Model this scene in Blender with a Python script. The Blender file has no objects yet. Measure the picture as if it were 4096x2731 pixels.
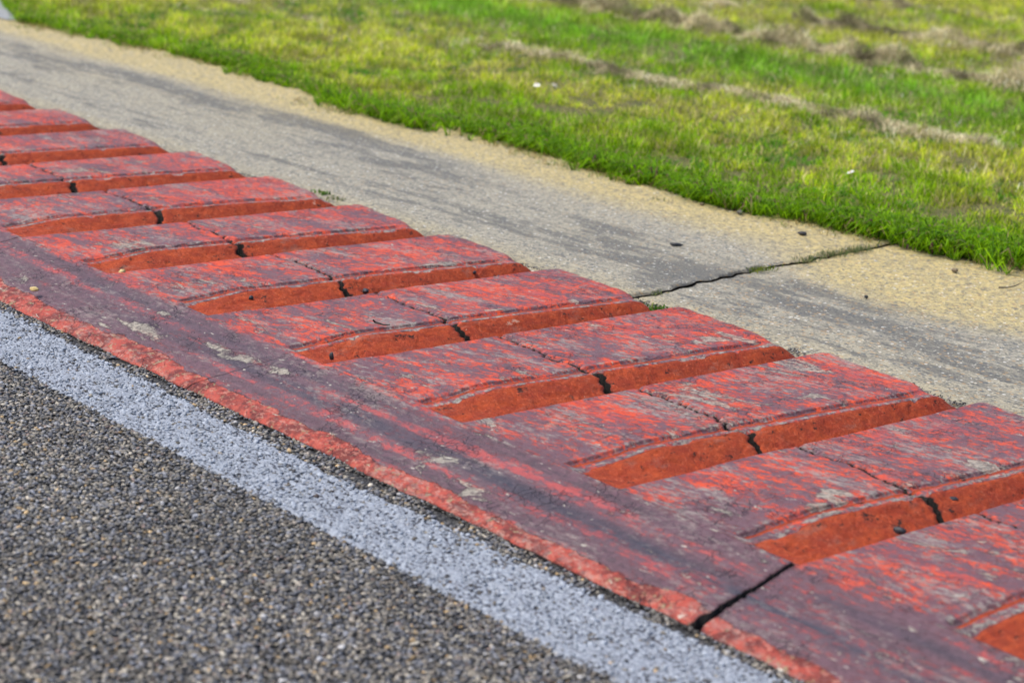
import bpy, math
import numpy as np
from mathutils import Matrix, Vector

rng = np.random.default_rng(7)
scene = bpy.context.scene
C = scene.collection

# ------------------------------------------------------------------ helpers
def _hash(ix, iy, seed):
    h = (ix.astype(np.int64) * 374761393 + iy.astype(np.int64) * 668265263 + seed * 974634777) & 0xFFFFFFFF
    h = ((h ^ (h >> 13)) * 1274126177) & 0xFFFFFFFF
    h = (h ^ (h >> 16)) & 0xFFFFFFFF
    return h / 4294967295.0

def vnoise(x, y, seed=0):
    x = np.asarray(x, float); y = np.asarray(y, float)
    ix = np.floor(x); iy = np.floor(y)
    fx = x - ix; fy = y - iy
    fx = fx * fx * (3 - 2 * fx); fy = fy * fy * (3 - 2 * fy)
    a = _hash(ix, iy, seed); b = _hash(ix + 1, iy, seed)
    c = _hash(ix, iy + 1, seed); d = _hash(ix + 1, iy + 1, seed)
    return (a * (1 - fx) + b * fx) * (1 - fy) + (c * (1 - fx) + d * fx) * fy

def fbm(x, y, seed=0, octaves=4, gain=.5):
    x = np.asarray(x, float); y = np.asarray(y, float)
    s = 0; a = 1; t = 0
    for o in range(octaves):
        s = s + a * vnoise(x * 2 ** o + 17.3 * o, y * 2 ** o - 9.1 * o, seed + o)
        t += a; a *= gain
    return s / t                                   # 0..1

def sstep(a, b, x):
    t = np.clip((x - a) / (b - a), 0, 1)
    return t * t * (3 - 2 * t)

def mesh_np(name, V, F, mat=None, smooth=True, parent=None, attrs=None, cols=None, origin=None):
    """V (n,3); F int array (m,k) or list of such arrays"""
    if not isinstance(F, (list, tuple)): F = [F]
    V = np.asarray(V, np.float32)
    if origin is not None: V = V - np.asarray(origin, np.float32)
    me = bpy.data.meshes.new(name)
    me.vertices.add(len(V)); me.vertices.foreach_set('co', V.ravel())
    loops = np.concatenate([f.ravel() for f in F]).astype(np.int32)
    tot = np.concatenate([np.full(len(f), f.shape[1]) for f in F]).astype(np.int32)
    start = np.concatenate([[0], np.cumsum(tot)[:-1]]).astype(np.int32)
    me.loops.add(len(loops)); me.loops.foreach_set('vertex_index', loops)
    me.polygons.add(len(tot)); me.polygons.foreach_set('loop_start', start)
    me.polygons.foreach_set('loop_total', tot)
    me.polygons.foreach_set('use_smooth', np.full(len(tot), bool(smooth)))
    me.update(calc_edges=True); me.validate()
    if attrs:
        for k, v in attrs.items():
            a = me.attributes.new(k, 'FLOAT', 'POINT'); a.data.foreach_set('value', np.asarray(v, np.float32).ravel())
    if cols is not None:
        a = me.attributes.new('col', 'FLOAT_COLOR', 'POINT')
        c4 = np.ones((len(V), 4), np.float32); c4[:, :3] = cols
        a.data.foreach_set('color', c4.ravel())
    if mat: me.materials.append(mat)
    o = bpy.data.objects.new(name, me); C.objects.link(o)
    if origin is not None and parent is None: o.location = origin
    if parent is not None: o.parent = parent
    return o

def grid_faces(n, m, off=0):
    i = np.arange(n - 1)[:, None] * m + np.arange(m - 1)[None, :]
    i = i.ravel() + off
    return np.stack([i, i + m, i + m + 1, i + 1], -1)

def tag(o, label=None, cat=None, group=None, kind=None):
    if label: o['label'] = label
    if cat: o['category'] = cat
    if group: o['group'] = group
    if kind: o['kind'] = kind
    return o

def empty(name, loc):
    o = bpy.data.objects.new(name, None); o.location = loc; o.empty_display_size = .05
    C.objects.link(o); return o

# ------------------------------------------------------------------ node helpers
class NT:
    def __init__(self, name):
        self.m = bpy.data.materials.new(name); self.m.use_nodes = True
        self.t = self.m.node_tree; self.t.nodes.clear()
        self.out = self.t.nodes.new('ShaderNodeOutputMaterial')
    def n(self, typ, **kw):
        nd = self.t.nodes.new(typ)
        for k, v in kw.items(): setattr(nd, k, v)
        return nd
    def link(self, a, b): self.t.links.new(a, b)
    def val(self, sock, v):
        if hasattr(v, 'is_output') or isinstance(v, bpy.types.NodeSocket): self.link(v, sock)
        elif v is not None:
            if sock.type == 'RGBA' and len(v) == 3: v = (*v, 1)
            sock.default_value = v
    def pos(self, sx=1, sy=1, sz=1, off=(0, 0, 0)):
        g = self.n('ShaderNodeNewGeometry'); mp = self.n('ShaderNodeMapping')
        self.link(g.outputs['Position'], mp.inputs[0])
        mp.inputs['Scale'].default_value = (sx, sy, sz); mp.inputs['Location'].default_value = off
        return mp.outputs[0]
    def noise(self, vec, scale=5, detail=4, rough=.55, dist=0):
        nd = self.n('ShaderNodeTexNoise'); self.link(vec, nd.inputs['Vector'])
        nd.inputs['Scale'].default_value = scale; nd.inputs['Detail'].default_value = detail
        nd.inputs['Roughness'].default_value = rough; nd.inputs['Distortion'].default_value = dist
        return nd.outputs['Fac']
    def voro(self, vec, scale, feature='F1', out='Distance', rand=1):
        nd = self.n('ShaderNodeTexVoronoi', feature=feature); self.link(vec, nd.inputs['Vector'])
        nd.inputs['Scale'].default_value = scale; nd.inputs['Randomness'].default_value = rand
        return nd.outputs[out]
    def ss(self, x, a, b, lo=0., hi=1.):
        nd = self.n('ShaderNodeMapRange', interpolation_type='SMOOTHSTEP', clamp=True)
        self.val(nd.inputs['Value'], x)
        for k, v in (('From Min', a), ('From Max', b), ('To Min', lo), ('To Max', hi)): nd.inputs[k].default_value = v
        return nd.outputs[0]
    def math(self, op, a, b=None, c=None):
        nd = self.n('ShaderNodeMath', operation=op)
        self.val(nd.inputs[0], a)
        if b is not None: self.val(nd.inputs[1], b)
        if c is not None: self.val(nd.inputs[2], c)
        return nd.outputs[0]
    def mul(self, *a):
        r = a[0]
        for b in a[1:]: r = self.math('MULTIPLY', r, b)
        return r
    def add(self, *a):
        r = a[0]
        for b in a[1:]: r = self.math('ADD', r, b)
        return r
    def inv(self, a): return self.math('SUBTRACT', 1.0, a)
    def mix(self, f, a, b, mode='MIX'):
        nd = self.n('ShaderNodeMix', data_type='RGBA', blend_type=mode)
        self.val(nd.inputs[0], f); self.val(nd.inputs[6], a); self.val(nd.inputs[7], b)
        return nd.outputs[2]
    def attr(self, name, out='Fac'):
        nd = self.n('ShaderNodeAttribute', attribute_name=name); return nd.outputs[out]
    def bump(self, h, dist=.001, strength=1., normal=None):
        nd = self.n('ShaderNodeBump'); self.link(h, nd.inputs['Height'])
        nd.inputs['Distance'].default_value = dist; nd.inputs['Strength'].default_value = strength
        if normal is not None: self.link(normal, nd.inputs['Normal'])
        return nd.outputs[0]
    def bsdf(self, col, rough=.7, spec=.5, normal=None, translucent=None):
        b = self.n('ShaderNodeBsdfPrincipled')
        self.val(b.inputs['Base Color'], col); self.val(b.inputs['Roughness'], rough)
        self.val(b.inputs['Specular IOR Level'], spec)
        if normal is not None: self.link(normal, b.inputs['Normal'])
        sh = b.outputs[0]
        if translucent:
            t = self.n('ShaderNodeBsdfTranslucent'); self.val(t.inputs[0], col)
            mx = self.n('ShaderNodeMixShader'); mx.inputs[0].default_value = translucent
            self.link(sh, mx.inputs[1]); self.link(t.outputs[0], mx.inputs[2]); sh = mx.outputs[0]
        self.link(sh, self.out.inputs['Surface'])
        return self.m

# ------------------------------------------------------------------ materials
def kerb_material():
    N = NT('kerb_paint')
    riser, lip, apron, streak, front, groove = [N.attr(k) for k in ('riser', 'lip', 'apron', 'streak', 'front', 'groove')]
    far = N.attr('far'); patch = N.attr('patch')
    P1 = N.pos(1, 1, 1)
    def st(sx, sy, sz, scale, off=(0, 0, 0), det=5, r=.65, d=.4): return N.ss(N.noise(N.pos(sx, sy, sz, off), scale, det, r, d), .30, .70)
    s1 = st(1.6, 14, 14, 1.0)                    # long rubber streaks along the track
    s2 = st(5, 26, 22, 1.0, (4, 1, 0), 6, .7)
    s3 = st(17, 28, 26, 1.0, (1, 6, 0), 6, .75, .9)          # blotches
    s4 = st(55, 90, 70, 1.0, (0, 2, 0), 4, .7, .3)          # grain
    low = st(1, 1, 1, 2.6, (2, 2, 2), 3)
    sA = st(.55, 22, 16, 1.0, (0, 3, 0), 5, .6, .15)
    soot = N.add(N.mul(s1, .26), N.mul(s2, .24), N.mul(s3, .26), N.mul(s4, .24), N.mul(low, .18), N.mul(apron, N.add(-.03, N.mul(N.inv(sA), .40))), N.mul(far, -.10))
    sootm = N.ss(soot, .44, .72)
    red = N.mix(N.ss(s3, .2, .8), (.64, .078, .026), (.42, .038, .018))
    red = N.mix(N.ss(N.noise(N.pos(3, 7, 7, (7, 7, 7)), 2.5, 3), .52, .68), red, (.44, .075, .065))
    pink = N.mix(sA, (.20, .050, .060), (.40, .090, .092))
    red = N.mix(N.mul(apron, .85), red, pink)
    sootc = N.mix(s4, N.mix(s2, (.048, .034, .050), (.095, .044, .058)), N.mix(s1, (.160, .112, .122), (.135, .132, .150)))
    sootc = N.mix(N.mul(apron, N.inv(sA), .8), sootc, (.060, .057, .070))
    col = N.mix(N.mul(sootm, .88), red, sootc)
    # thin sooty film in a second, finer pattern
    film = N.ss(N.add(N.mul(s3, .4), N.mul(s4, .6), N.mul(low, .25)), .45, .85)
    col = N.mix(N.mul(film, .72), col, (.150, .078, .100))
    # dark tyre streak on the apron
    dk = N.mul(streak, N.add(.35, N.mul(s2, .65)))
    col = N.mix(N.mul(dk, .95), col, N.mix(s4, (.026, .034, .052), (.055, .062, .085)))
    # salmon / brown band where the paint has gone along the front
    fsrc = N.add(front, N.mul(N.noise(N.pos(6, 15, 7), 2.4, 6, .72), .95))
    fb = N.mix(N.ss(N.noise(P1, 20, 5, .7), .42, .58), (.40, .070, .048), (.16, .030, .024))
    fb = N.mix(N.ss(N.noise(N.pos(1, 1, 1, (3, 1, 0)), 48, 5, .7), .57, .64), fb, (.27, .21, .12))
    fb = N.mix(N.mul(N.ss(s4, .6, .95), .6), fb, (.50, .22, .17))
    fm = N.ss(fsrc, .99, 1.01)
    col = N.mix(fm, col, fb)
    # peeled concrete patches, drawn out along the track
    pn = N.add(N.mul(N.noise(N.pos(4.0, 11, 8, (5, 2, 0)), 1.0, 5, .66, .8), .85), N.mul(N.noise(P1, 75, 4, .7), .20), N.mul(lip, .035), N.mul(riser, -.3),
               N.mul(N.ss(N.noise(N.pos(1, 1, 1, (9, 9, 9)), 1.9, 2), .4, .65), .09), N.mul(front, -.06), N.mul(patch, .17))
    peel = N.ss(pn, .678, .725)
    pc = N.mix(N.ss(N.noise(P1, 95, 4, .75), .36, .62), (.13, .12, .105), (.43, .40, .33))
    col = N.mix(N.mul(peel, .80), col, pc)
    # dusty grey-beige wear speckle over the tops
    ws = N.add(N.mul(N.noise(N.pos(26, 60, 40, (3, 0, 9)), 1.5, 6, .78, .4), .6), N.mul(N.noise(N.pos(2.2, 6, 5, (0, 9, 3)), 1.5, 4, .65, .5), .45))
    col = N.mix(N.mul(N.ss(ws, .535, .62), N.inv(riser), N.add(.72, N.mul(apron, -.34))), col, N.mix(s4, (.20, .165, .165), (.40, .355, .31)))
    # small flakes
    fl = N.ss(N.noise(N.pos(12, 26, 18, (1, 7, 3)), 2.2, 5, .65, .4), .655, .675)
    col = N.mix(N.mul(fl, N.inv(riser), .85), col, N.mix(s4, (.30, .27, .22), (.55, .52, .45)))
    # dark specks on the far half
    sp = N.mul(N.ss(N.noise(N.pos(1, 1, 1, (2, 5, 0)), 62, 5, .75), .55, .62), N.add(.30, N.mul(far, .6)))
    col = N.mix(N.mul(sp, N.inv(riser)), col, (.050, .038, .050))
    # grey worn lip
    ln = st(9, 12, 9, 2.4, (6, 6, 1), 6, .72)
    lm = N.mul(N.ss(N.add(N.mul(ln, .50), N.mul(s4, .25), N.mul(lip, .50)), .58, .86), N.ss(lip, .10, .45))
    lc = N.mix(N.ss(N.add(N.mul(s4, .5), N.mul(ln, .5)), .40, .75), (.120, .075, .100), (.32, .30, .26))
    col = N.mix(N.mul(lm, .88), col, lc)
    # clean brick red risers and groove floors
    rn = st(9, 5, 5, 3)
    rc = N.mix(rn, (.53, .088, .024), (.35, .046, .019))
    rc = N.mix(N.mul(st(40, 22, 30, 1.6, (2, 8, 1), 6, .75), .62), rc, (.17, .028, .014))
    rc = N.mix(N.ss(N.noise(N.pos(1, .7, 1, (2, 8, 1)), 38, 5, .75), .59, .65), rc, (.045, .018, .014))
    rc = N.mix(N.mul(N.ss(N.noise(N.pos(5, 3, 5, (4, 1, 4)), 3, 5, .75), .56, .70), .40), rc, (.30, .17, .13))
    rc = N.mix(N.mul(N.ss(N.noise(N.pos(1, 1, 1, (4, 4, 4)), 120, 3, .7), .55, .68), .5), rc, (.60, .15, .07))
    rc = N.mix(N.ss(N.noise(N.pos(1, 1, 1, (6, 0, 2)), 15, 4, .6), .705, .715), rc, (.50, .24, .17))
    rm = N.ss(N.add(riser, N.mul(N.noise(P1, 60, 4, .7), .35)), .52, .72)
    col = N.mix(rm, col, rc)
    gm = N.mul(N.math('MINIMUM', groove, 1.0), N.ss(N.noise(N.pos(6, 6, 6, (8, 2, 5)), 9, 6, .75), .38, .56))
    col = N.mix(N.mul(gm, .88), col, (.040, .014, .016))
    col = N.mix(N.ss(groove, 1.1, 1.6), col, (.012, .010, .009))
    # fine cracking of the old paint
    cv = N.n('ShaderNodeTexVoronoi', feature='DISTANCE_TO_EDGE')
    wv = N.n('ShaderNodeVectorMath', operation='ADD')
    nz = N.n('ShaderNodeTexNoise'); N.link(P1, nz.inputs['Vector']); nz.inputs['Scale'].default_value = 30; nz.inputs['Detail'].default_value = 4
    sc = N.n('ShaderNodeVectorMath', operation='SCALE'); N.link(nz.outputs['Color'], sc.inputs[0]); sc.inputs['Scale'].default_value = .045
    N.link(P1, wv.inputs[0]); N.link(sc.outputs[0], wv.inputs[1]); N.link(wv.outputs[0], cv.inputs['Vector'])
    cv.inputs['Scale'].default_value = 48
    ck = N.mul(N.ss(cv.outputs['Distance'], .0, .07, 1, 0), N.ss(N.noise(N.pos(1, 1, 1, (3, 3, 3)), 9, 5, .7), .50, .62), N.inv(riser))
    col = N.mix(N.mul(ck, .62), col, (.028, .02, .03))
    # thin dark line around the rim of peeled paint
    rim = N.mul(N.ss(pn, .662, .678), N.ss(pn, .682, .692, 1, 0), N.inv(riser))
    rim2 = N.mul(N.ss(fsrc, .965, .985), N.inv(fm))
    col = N.mix(N.math('MINIMUM', N.add(N.mul(rim, .55), N.mul(rim2, .85)), 1.0), col, (.035, .022, .03))
    h = N.add(N.mul(N.noise(P1, 170, 5, .7), .6), N.mul(peel, -.9), N.mul(fm, -1.2), N.mul(ck, -1.0),
              N.mul(N.noise(P1, 45, 6, .7), 1.5), N.mul(lm, .5), N.mul(rm, N.noise(P1, 80, 5, .8), 2.4), N.mul(sootm, .25))
    nrm = N.bump(h, .0024, .95)
    rough = N.add(N.mul(s4, .14), .50, N.mul(peel, .2), N.mul(rm, .18))
    return N.bsdf(col, rough, .22, nrm)

def concrete_material():
    N = NT('worn_concrete')
    P1 = N.pos(1, 1, 1)
    fine = N.ss(N.noise(P1, 150, 4, .8), .32, .68)
    mid = N.ss(N.noise(P1, 52, 5, .7), .32, .68)
    big = N.ss(N.noise(N.pos(3, 7, 5), 1.5, 4, .6), .3, .7)
    base = N.mix(N.add(N.mul(fine, .5), N.mul(mid, .5)), (.125, .12, .10), (.57, .535, .435))
    base = N.mix(N.mul(N.ss(mid, .4, .9), .35), base, (.40, .33, .22))
    yel = N.attr('yellow')
    ycol = N.mix(N.add(N.mul(fine, .5), N.mul(mid, .5)), (.34, .25, .08), (.78, .63, .26))
    base = N.mix(N.mul(yel, N.add(.40, N.mul(mid, .55))), base, ycol)
    rub = N.attr('rubber')
    st = N.ss(N.noise(N.pos(1.1, 10, 9), 1.6, 6, .70, .6), .3, .7)
    st2 = N.ss(N.noise(N.pos(7, 22, 9), 1.6, 6, .72, .6), .3, .7)
    st3 = N.ss(N.noise(N.pos(16, 34, 20), 1.6, 6, .75, .5), .3, .7)
    m = N.ss(N.add(N.mul(rub, .50), N.mul(st, .16), N.mul(st2, .22), N.mul(st3, .30), N.mul(fine, .18), N.mul(mid, .24), N.mul(big, .10)), .74, 1.02)
    base = N.mix(N.mul(m, .74), base, N.mix(fine, (.055, .058, .062), (.15, .148, .14)))
    # grains of the aggregate
    def grains(scale, ch, lo, hi, colr, amt, off=(0, 0, 0)):
        nonlocal base
        vc = N.n('ShaderNodeTexVoronoi'); N.link(N.pos(1, 1, 1, off), vc.inputs['Vector']); vc.inputs['Scale'].default_value = scale
        sep = N.n('ShaderNodeSeparateColor'); N.link(vc.outputs['Color'], sep.inputs[0])
        g = N.mul(N.ss(vc.outputs['Distance'], .30, .46, 1, 0), N.ss(sep.outputs[ch], lo, hi))
        base = N.mix(N.mul(g, amt), base, colr); return g
    a = grains(105, 0, .50, .62, (.075, .085, .095), .75)
    grains(62, 1, .80, .86, (.10, .115, .13), .8, (1, 0, 0))
    grains(80, 2, .86, .90, (.46, .29, .13), .7, (2, 0, 0))
    grains(95, 0, .955, .965, (.80, .79, .74), .8, (3, 0, 0))
    grains(130, 1, .90, .93, (.70, .67, .58), .6, (4, 0, 0))
    base = N.mix(N.attr('dirt'), base, (.035, .032, .028))
    nrm = N.bump(N.add(N.mul(fine, .7), N.mul(mid, .8), N.mul(a, .5)), .0022, .8)
    return N.bsdf(base, .8, .35, nrm)

def vcol_material(name, rough=.7, spec=.4, translucent=None, noise=None):
    N = NT(name)
    c = N.attr('col', 'Color'); nrm = None
    if noise:
        f = N.noise(N.pos(1, 1, 1), noise, 4, .65)
        c = N.mix(N.ss(f, .3, .7, 0, .45), c, (.02, .02, .02)); nrm = N.bump(f, .001, .7)
    return N.bsdf(c, rough, spec, nrm, translucent)

def asphalt_material():
    N = NT('asphalt_binder')
    P = N.pos(1, 1, 1)
    vc = N.n('ShaderNodeTexVoronoi'); N.link(P, vc.inputs['Vector']); vc.inputs['Scale'].default_value = 150
    sep = N.n('ShaderNodeSeparateColor'); N.link(vc.outputs['Color'], sep.inputs[0])
    c = N.mix(sep.outputs[0], (.035, .036, .04), (.14, .135, .125))
    c = N.mix(N.ss(vc.outputs['Distance'], .3, .6), c, (.014, .014, .016))
    return N.bsdf(c, .7, .4, N.bump(vc.outputs['Distance'], -.004, .8))

def line_material():
    N = NT('worn_line_paint')
    P = N.pos(1, 1, 1)
    f = N.noise(P, 130, 4, .7); m = N.noise(P, 14, 3, .6)
    pf = N.noise(N.pos(1, 1.5, 1, (4, 4, 0)), 105, 3, .6)
    pit = N.ss(N.add(N.mul(pf, .75), N.mul(f, .15), N.mul(m, .30)), .520, .590)
    c = N.mix(N.ss(f, .4, .7), (.24, .265, .315), (.365, .405, .47))
    c = N.mix(pit, (.022, .022, .03), c)
    return N.bsdf(c, .6, .4, N.bump(f, .003, .8))

def plain(name, c1, c2, scale, rough=.8, spec=.3, bump=.002, detail=4):
    N = NT(name); f = N.noise(N.pos(1, 1, 1), scale, detail, .65)
    return N.bsdf(N.mix(N.ss(f, .35, .65), c1, c2), rough, spec, N.bump(f, bump, .8))

M_kerb = kerb_material()
M_conc = concrete_material()
M_asph = asphalt_material()
M_line = line_material()
M_chip = vcol_material('stone_chips', .6, .3)
M_grass = vcol_material('grass_blades', .55, .12, .45)
M_hay = vcol_material('dry_clippings', .8, .15, .3)
M_turf = plain('shaded_turf_soil', (.05, .065, .012), (.16, .15, .05), 30)  # turf base kept dark: the shadow between the blades is in its colour
M_soil = plain('dark_soil', (.012, .010, .009), (.04, .032, .024), 60)
M_rubber = plain('rubber_crumb', (.010, .011, .014), (.035, .037, .045), 120, .5, .5)
M_sroad = plain('pale_tarmac', (.22, .23, .24), (.34, .35, .36), 40)

# ------------------------------------------------------------------ camera (solved from the rows of ribs)
cam = bpy.data.cameras.new('camera'); co = bpy.data.objects.new('camera', cam); C.objects.link(co)
CX = np.array([3.36717, -2.34771, 1.27736]); yaw, pit, rol = .6964, .24707, .0660
fw = np.array([-math.cos(yaw) * math.cos(pit), math.sin(yaw) * math.cos(pit), -math.sin(pit)])
rr = np.cross(fw, [0, 0, 1]); rr /= np.linalg.norm(rr); uu = np.cross(rr, fw)
r_ = math.cos(rol) * rr + math.sin(rol) * uu; u_ = -math.sin(rol) * rr + math.cos(rol) * uu
mw = Matrix.Identity(4)
for i in range(3):
    mw[i][0] = r_[i]; mw[i][1] = u_[i]; mw[i][2] = -fw[i]; mw[i][3] = CX[i]
co.matrix_world = mw
FPX = 8714.0
cam.sensor_width = 36; cam.lens = FPX / 4096 * 36; cam.clip_end = 2000; cam.clip_start = .05
cam.dof.use_dof = True; cam.dof.focus_distance = 4.95; cam.dof.aperture_fstop = 4.0; cam.dof.aperture_blades = 7
scene.camera = co

def project(P):
    d = np.atleast_2d(P) - CX; z = d @ fw
    return 2048 + FPX * (d @ r_) / z, 1365.5 - FPX * (d @ u_) / z, z

def back(px, py, z):
    d = fw * FPX + r_ * (px - 2048) - u_ * (py - 1365.5)
    return CX + (z - CX[2]) / d[2] * d

# ------------------------------------------------------------------ kerb
PITCH = .47
A_Y = .234
LIPX = {-8: .022, -7: .010, -6: .016, -5: .010, -4: .022, -3: .004, -2: .006, -1: .008, 0: .020, 1: .018, 2: .002, 3: .0, 4: .01, 5: .0, -9: .02, -10: .012, -11: .01}
def lipx(k, Y):
    return k * PITCH + LIPX.get(k, .01)
RUN_Y = np.array([0., A_Y, .68, 1.30, 1.5]); RUN = np.array([.108, .108, .074, .036, .034])
def basex(k, Y):
    Y = np.asarray(Y, float)
    jit = .010 * (fbm(Y * 5, np.full_like(Y, k * 3.3), 40) - .5)
    return lipx(k, Y) + np.interp(Y, RUN_Y, RUN) + jit * sstep(A_Y, A_Y + .2, Y)
def crack_y(k, s):
    """centre of the long crack; s 0 far edge .. 1 riser base"""
    o = {-4: .02, -3: .0, -1: -.01, 1: -.01}.get(k, 0) * .6
    j = .026 * (fbm(s * 7, s * 0 + k * 5.1, 50, 3) - .5) + .026 * (fbm(s * 30, s * 0 + k * 2.7, 52, 3) - .5) + .010 * (fbm(s * 85, s * 0 + k * 6.1, 53, 2) - .5)
    return np.interp(s, [0, .35, .72, .85, 1], [.747, .728, .690, .680, .676]) + o + j
def crack_w(k, s):
    w = np.interp(s, [0, .5, .78, .86, .93, 1], [.0040, .0055, .0080, .013, .018, .015])
    return w * (.55 + .9 * fbm(s * 14, s * 0 + k * 7.7, 60, 2))
def back_y(k, s):
    return np.interp(s, [0, .04, .5, .85, 1], [1.375, 1.396, 1.352, 1.318, 1.316]) + .014 * (fbm(s * 12, s * 0 + k * 4.1, 70, 4) - .5)

def rib_z(k, X, Y):
    """surface of rib k between riser base k-1 and base k, plus masks"""
    x0 = basex(k - 1, Y); xl = lipx(k, Y) + .0075 * (fbm(Y * 9, Y * 0 + k * 2.1, 83, 4) - .5); x1 = basex(k, Y)
    a = sstep(A_Y, A_Y + .22, Y)
    zl = .064 + .019 * a - .003 * sstep(.95, 1.3, Y) + .004 * (fbm(Y * 4, Y * 0 + k * 1.7, 82, 3) - .5) * a
    zf = .0635 - .0015 * a
    zv = .0520 - .007 * a
    t = np.clip((X - x0) / (xl - x0), 0, 1)
    top = zf + (zl - zf) * t ** 1.15
    d0 = X - x0
    top = zv + (top - zv) * sstep(-.001, .012, d0) ** .6          # hidden back face of the trough
    # lip bead and groove
    dl = xl - X
    inside = sstep(A_Y + .004, A_Y + .03, Y) * (1 - sstep(1.20, 1.27, Y))
    gw = .046 + .006 * (fbm(Y * 6, Y * 0 + k, 81) - .5)
    step = sstep(gw + .003, gw - .003, dl) * (1 - sstep(.012, .024, gw - dl) * 0)
    top = top - .0065 * inside * sstep(gw + .0035, gw - .0035, dl) * sstep(.004, .020, dl)
    # riser
    u = np.clip((X - xl) / np.maximum(x1 - xl, 1e-4), 0, 1)
    wn = np.interp(u, [0, .06, .16, .45, .75, 1], [1, .93, .74, .27, .06, 0.])
    wf = np.interp(u, [0, .10, .25, .9, 1], [1, .95, .80, .06, 0.])
    wgt = wn * (1 - a) + wf * a
    zr = zv + (zl - zv) * wgt
    z = np.where(X > xl, zr, np.minimum(top, top))
    chip = sstep(.60, .68, fbm(Y * 16, Y * 0 + k * 3.9, 84, 4)) * np.exp(-((X - xl + .002) / .009) ** 2)
    z = z - .0075 * chip
    chip2 = sstep(.57, .68, fbm(X * 34, Y * 26, 85, 3)) * np.exp(-((dl - gw - .006) / .008) ** 2) * inside
    z = z - .0035 * chip2
    z = z - .0025 * np.exp(-((X - xl) / .006) ** 2)
    riser = sstep(-.002, .006, X - xl)
    riser = np.maximum(riser, 1 - sstep(.0, .012, d0))
    gr = inside * sstep(gw - .004, gw - .0075, dl) * sstep(.026, .031, dl)
    groove = inside * np.exp(-((dl - gw) / .0024) ** 2)
    lip = np.exp(-((dl - .011) / .011) ** 2) * (dl > -.003) + .42 * np.exp(-((dl - gw - .010) / .012) ** 2) * inside + .45 * (1 - sstep(0, .05, 1.33 - Y))
    return z, np.maximum(riser, gr * .62), lip, groove, d0

def apron_z(X, Y, w):
    """w: 0 front edge .. 1 inner edge"""
    return np.interp(w, [0, .04, .12, .30, 1], [.004, .012, .019, .0275, .0640])

def attrs_common(X, Y):
    st = np.exp(-((Y - .122 + .02 * sstep(.3, 1.2, X) - .012 * (fbm(X * 1.6, X * 0, 90, 3) - .5) * 2) / .024) ** 2) * sstep(-1.6, .1, X)
    st = np.maximum(st, .55 * np.exp(-((Y - .175) / .016) ** 2) * (fbm(X * 2.2, X * 0 + 4, 91, 3) > .48))
    return st

PATCH = [(-1.085, .40, .075, .085, 1.), (-1.541, .48, .07, .13, .8), (-.61, .733, .075, .016, 1.15), (-.66, .80, .03, .05, .8), (-1.15, .80, .07, .014, 1.), (-1.10, .849, .055, .010, 1.), (-1.05, .90, .05, .008, .9),
         (-.527, .84, .022, .06, 1.), (-.99, 1.03, .02, .09, 1.1), (-.97, 1.17, .02, .05, .9), (-1.629, .80, .06, .035, .9), (-1.60, .87, .05, .02, .9), (-2.033, .80, .055, .05, .9), (-2.615, 1.09, .05, .06, .8),
         (-1.104, .085, .035, .013, 1.), (-.98, .05, .05, .015, 1.), (-.881, .10, .05, .018, 1.), (-.925, .175, .04, .015, .9), (-.625, .14, .04, .012, .9), (-.40, .155, .03, .012, 1.), (-.08, .20, .03, .012, .8),
         (.875, .93, .045, .035, 1.5), (-.09, 1.14, .03, .06, 1.1), (-.16, .38, .05, .09, .85), (.80, .30, .05, .05, 1.), (.90, .46, .04, .05, .9), (.845, .55, .03, .06, .8), (.36, 1.0, .02, .05, .9), (-.52, 1.10, .02, .03, .9), (-.62, 1.08, .02, .04, .8),
         (.70, .15, .03, .010, 1.1), (.30, .19, .03, .012, .9), (1.30, .50, .05, .06, .9), (1.0, .205, .02, .012, 1.), (-.02, .84, .05, .02, .7), (-1.42, .66, .06, .02, .8), (-.66, .66, .04, .03, .7), (-2.5, .80, .06, .03, .8)]
def patch_at(X, Y):
    p = 0 * X
    for cx, cy, rx, ry, a in PATCH:
        p = np.maximum(p, a * np.exp(-(((X - cx) / rx) ** 2 + ((Y - cy) / ry) ** 2)))
    return p

class Piece:
    def __init__(s): s.V = []; s.F = []; s.A = {k: [] for k in ('riser', 'lip', 'apron', 'streak', 'front', 'groove', 'far', 'patch')}; s.n = 0
    def grid(s, X, Y, Z, **at):
        n, m = X.shape
        s.V.append(np.stack([X, Y, Z], -1).reshape(-1, 3)); s.F.append(grid_faces(n, m, s.n)); s.n += n * m
        for k in s.A: s.A[k].append(np.broadcast_to(np.asarray(at.get(k, 0.), float), X.shape).ravel())
    def build(s, name, parent, origin, label=None):
        V = np.concatenate(s.V) - np.array(origin)
        F = np.concatenate(s.F)[:, ::-1]
        o = mesh_np(name, V, F, M_kerb, True, parent, {k: np.concatenate(v) for k, v in s.A.items()})
        if label: o['label'] = label
        return o

def border(arr, depth, side):
    """returns array with one extra row/col duplicated (for skirts)"""
    return arr

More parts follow.
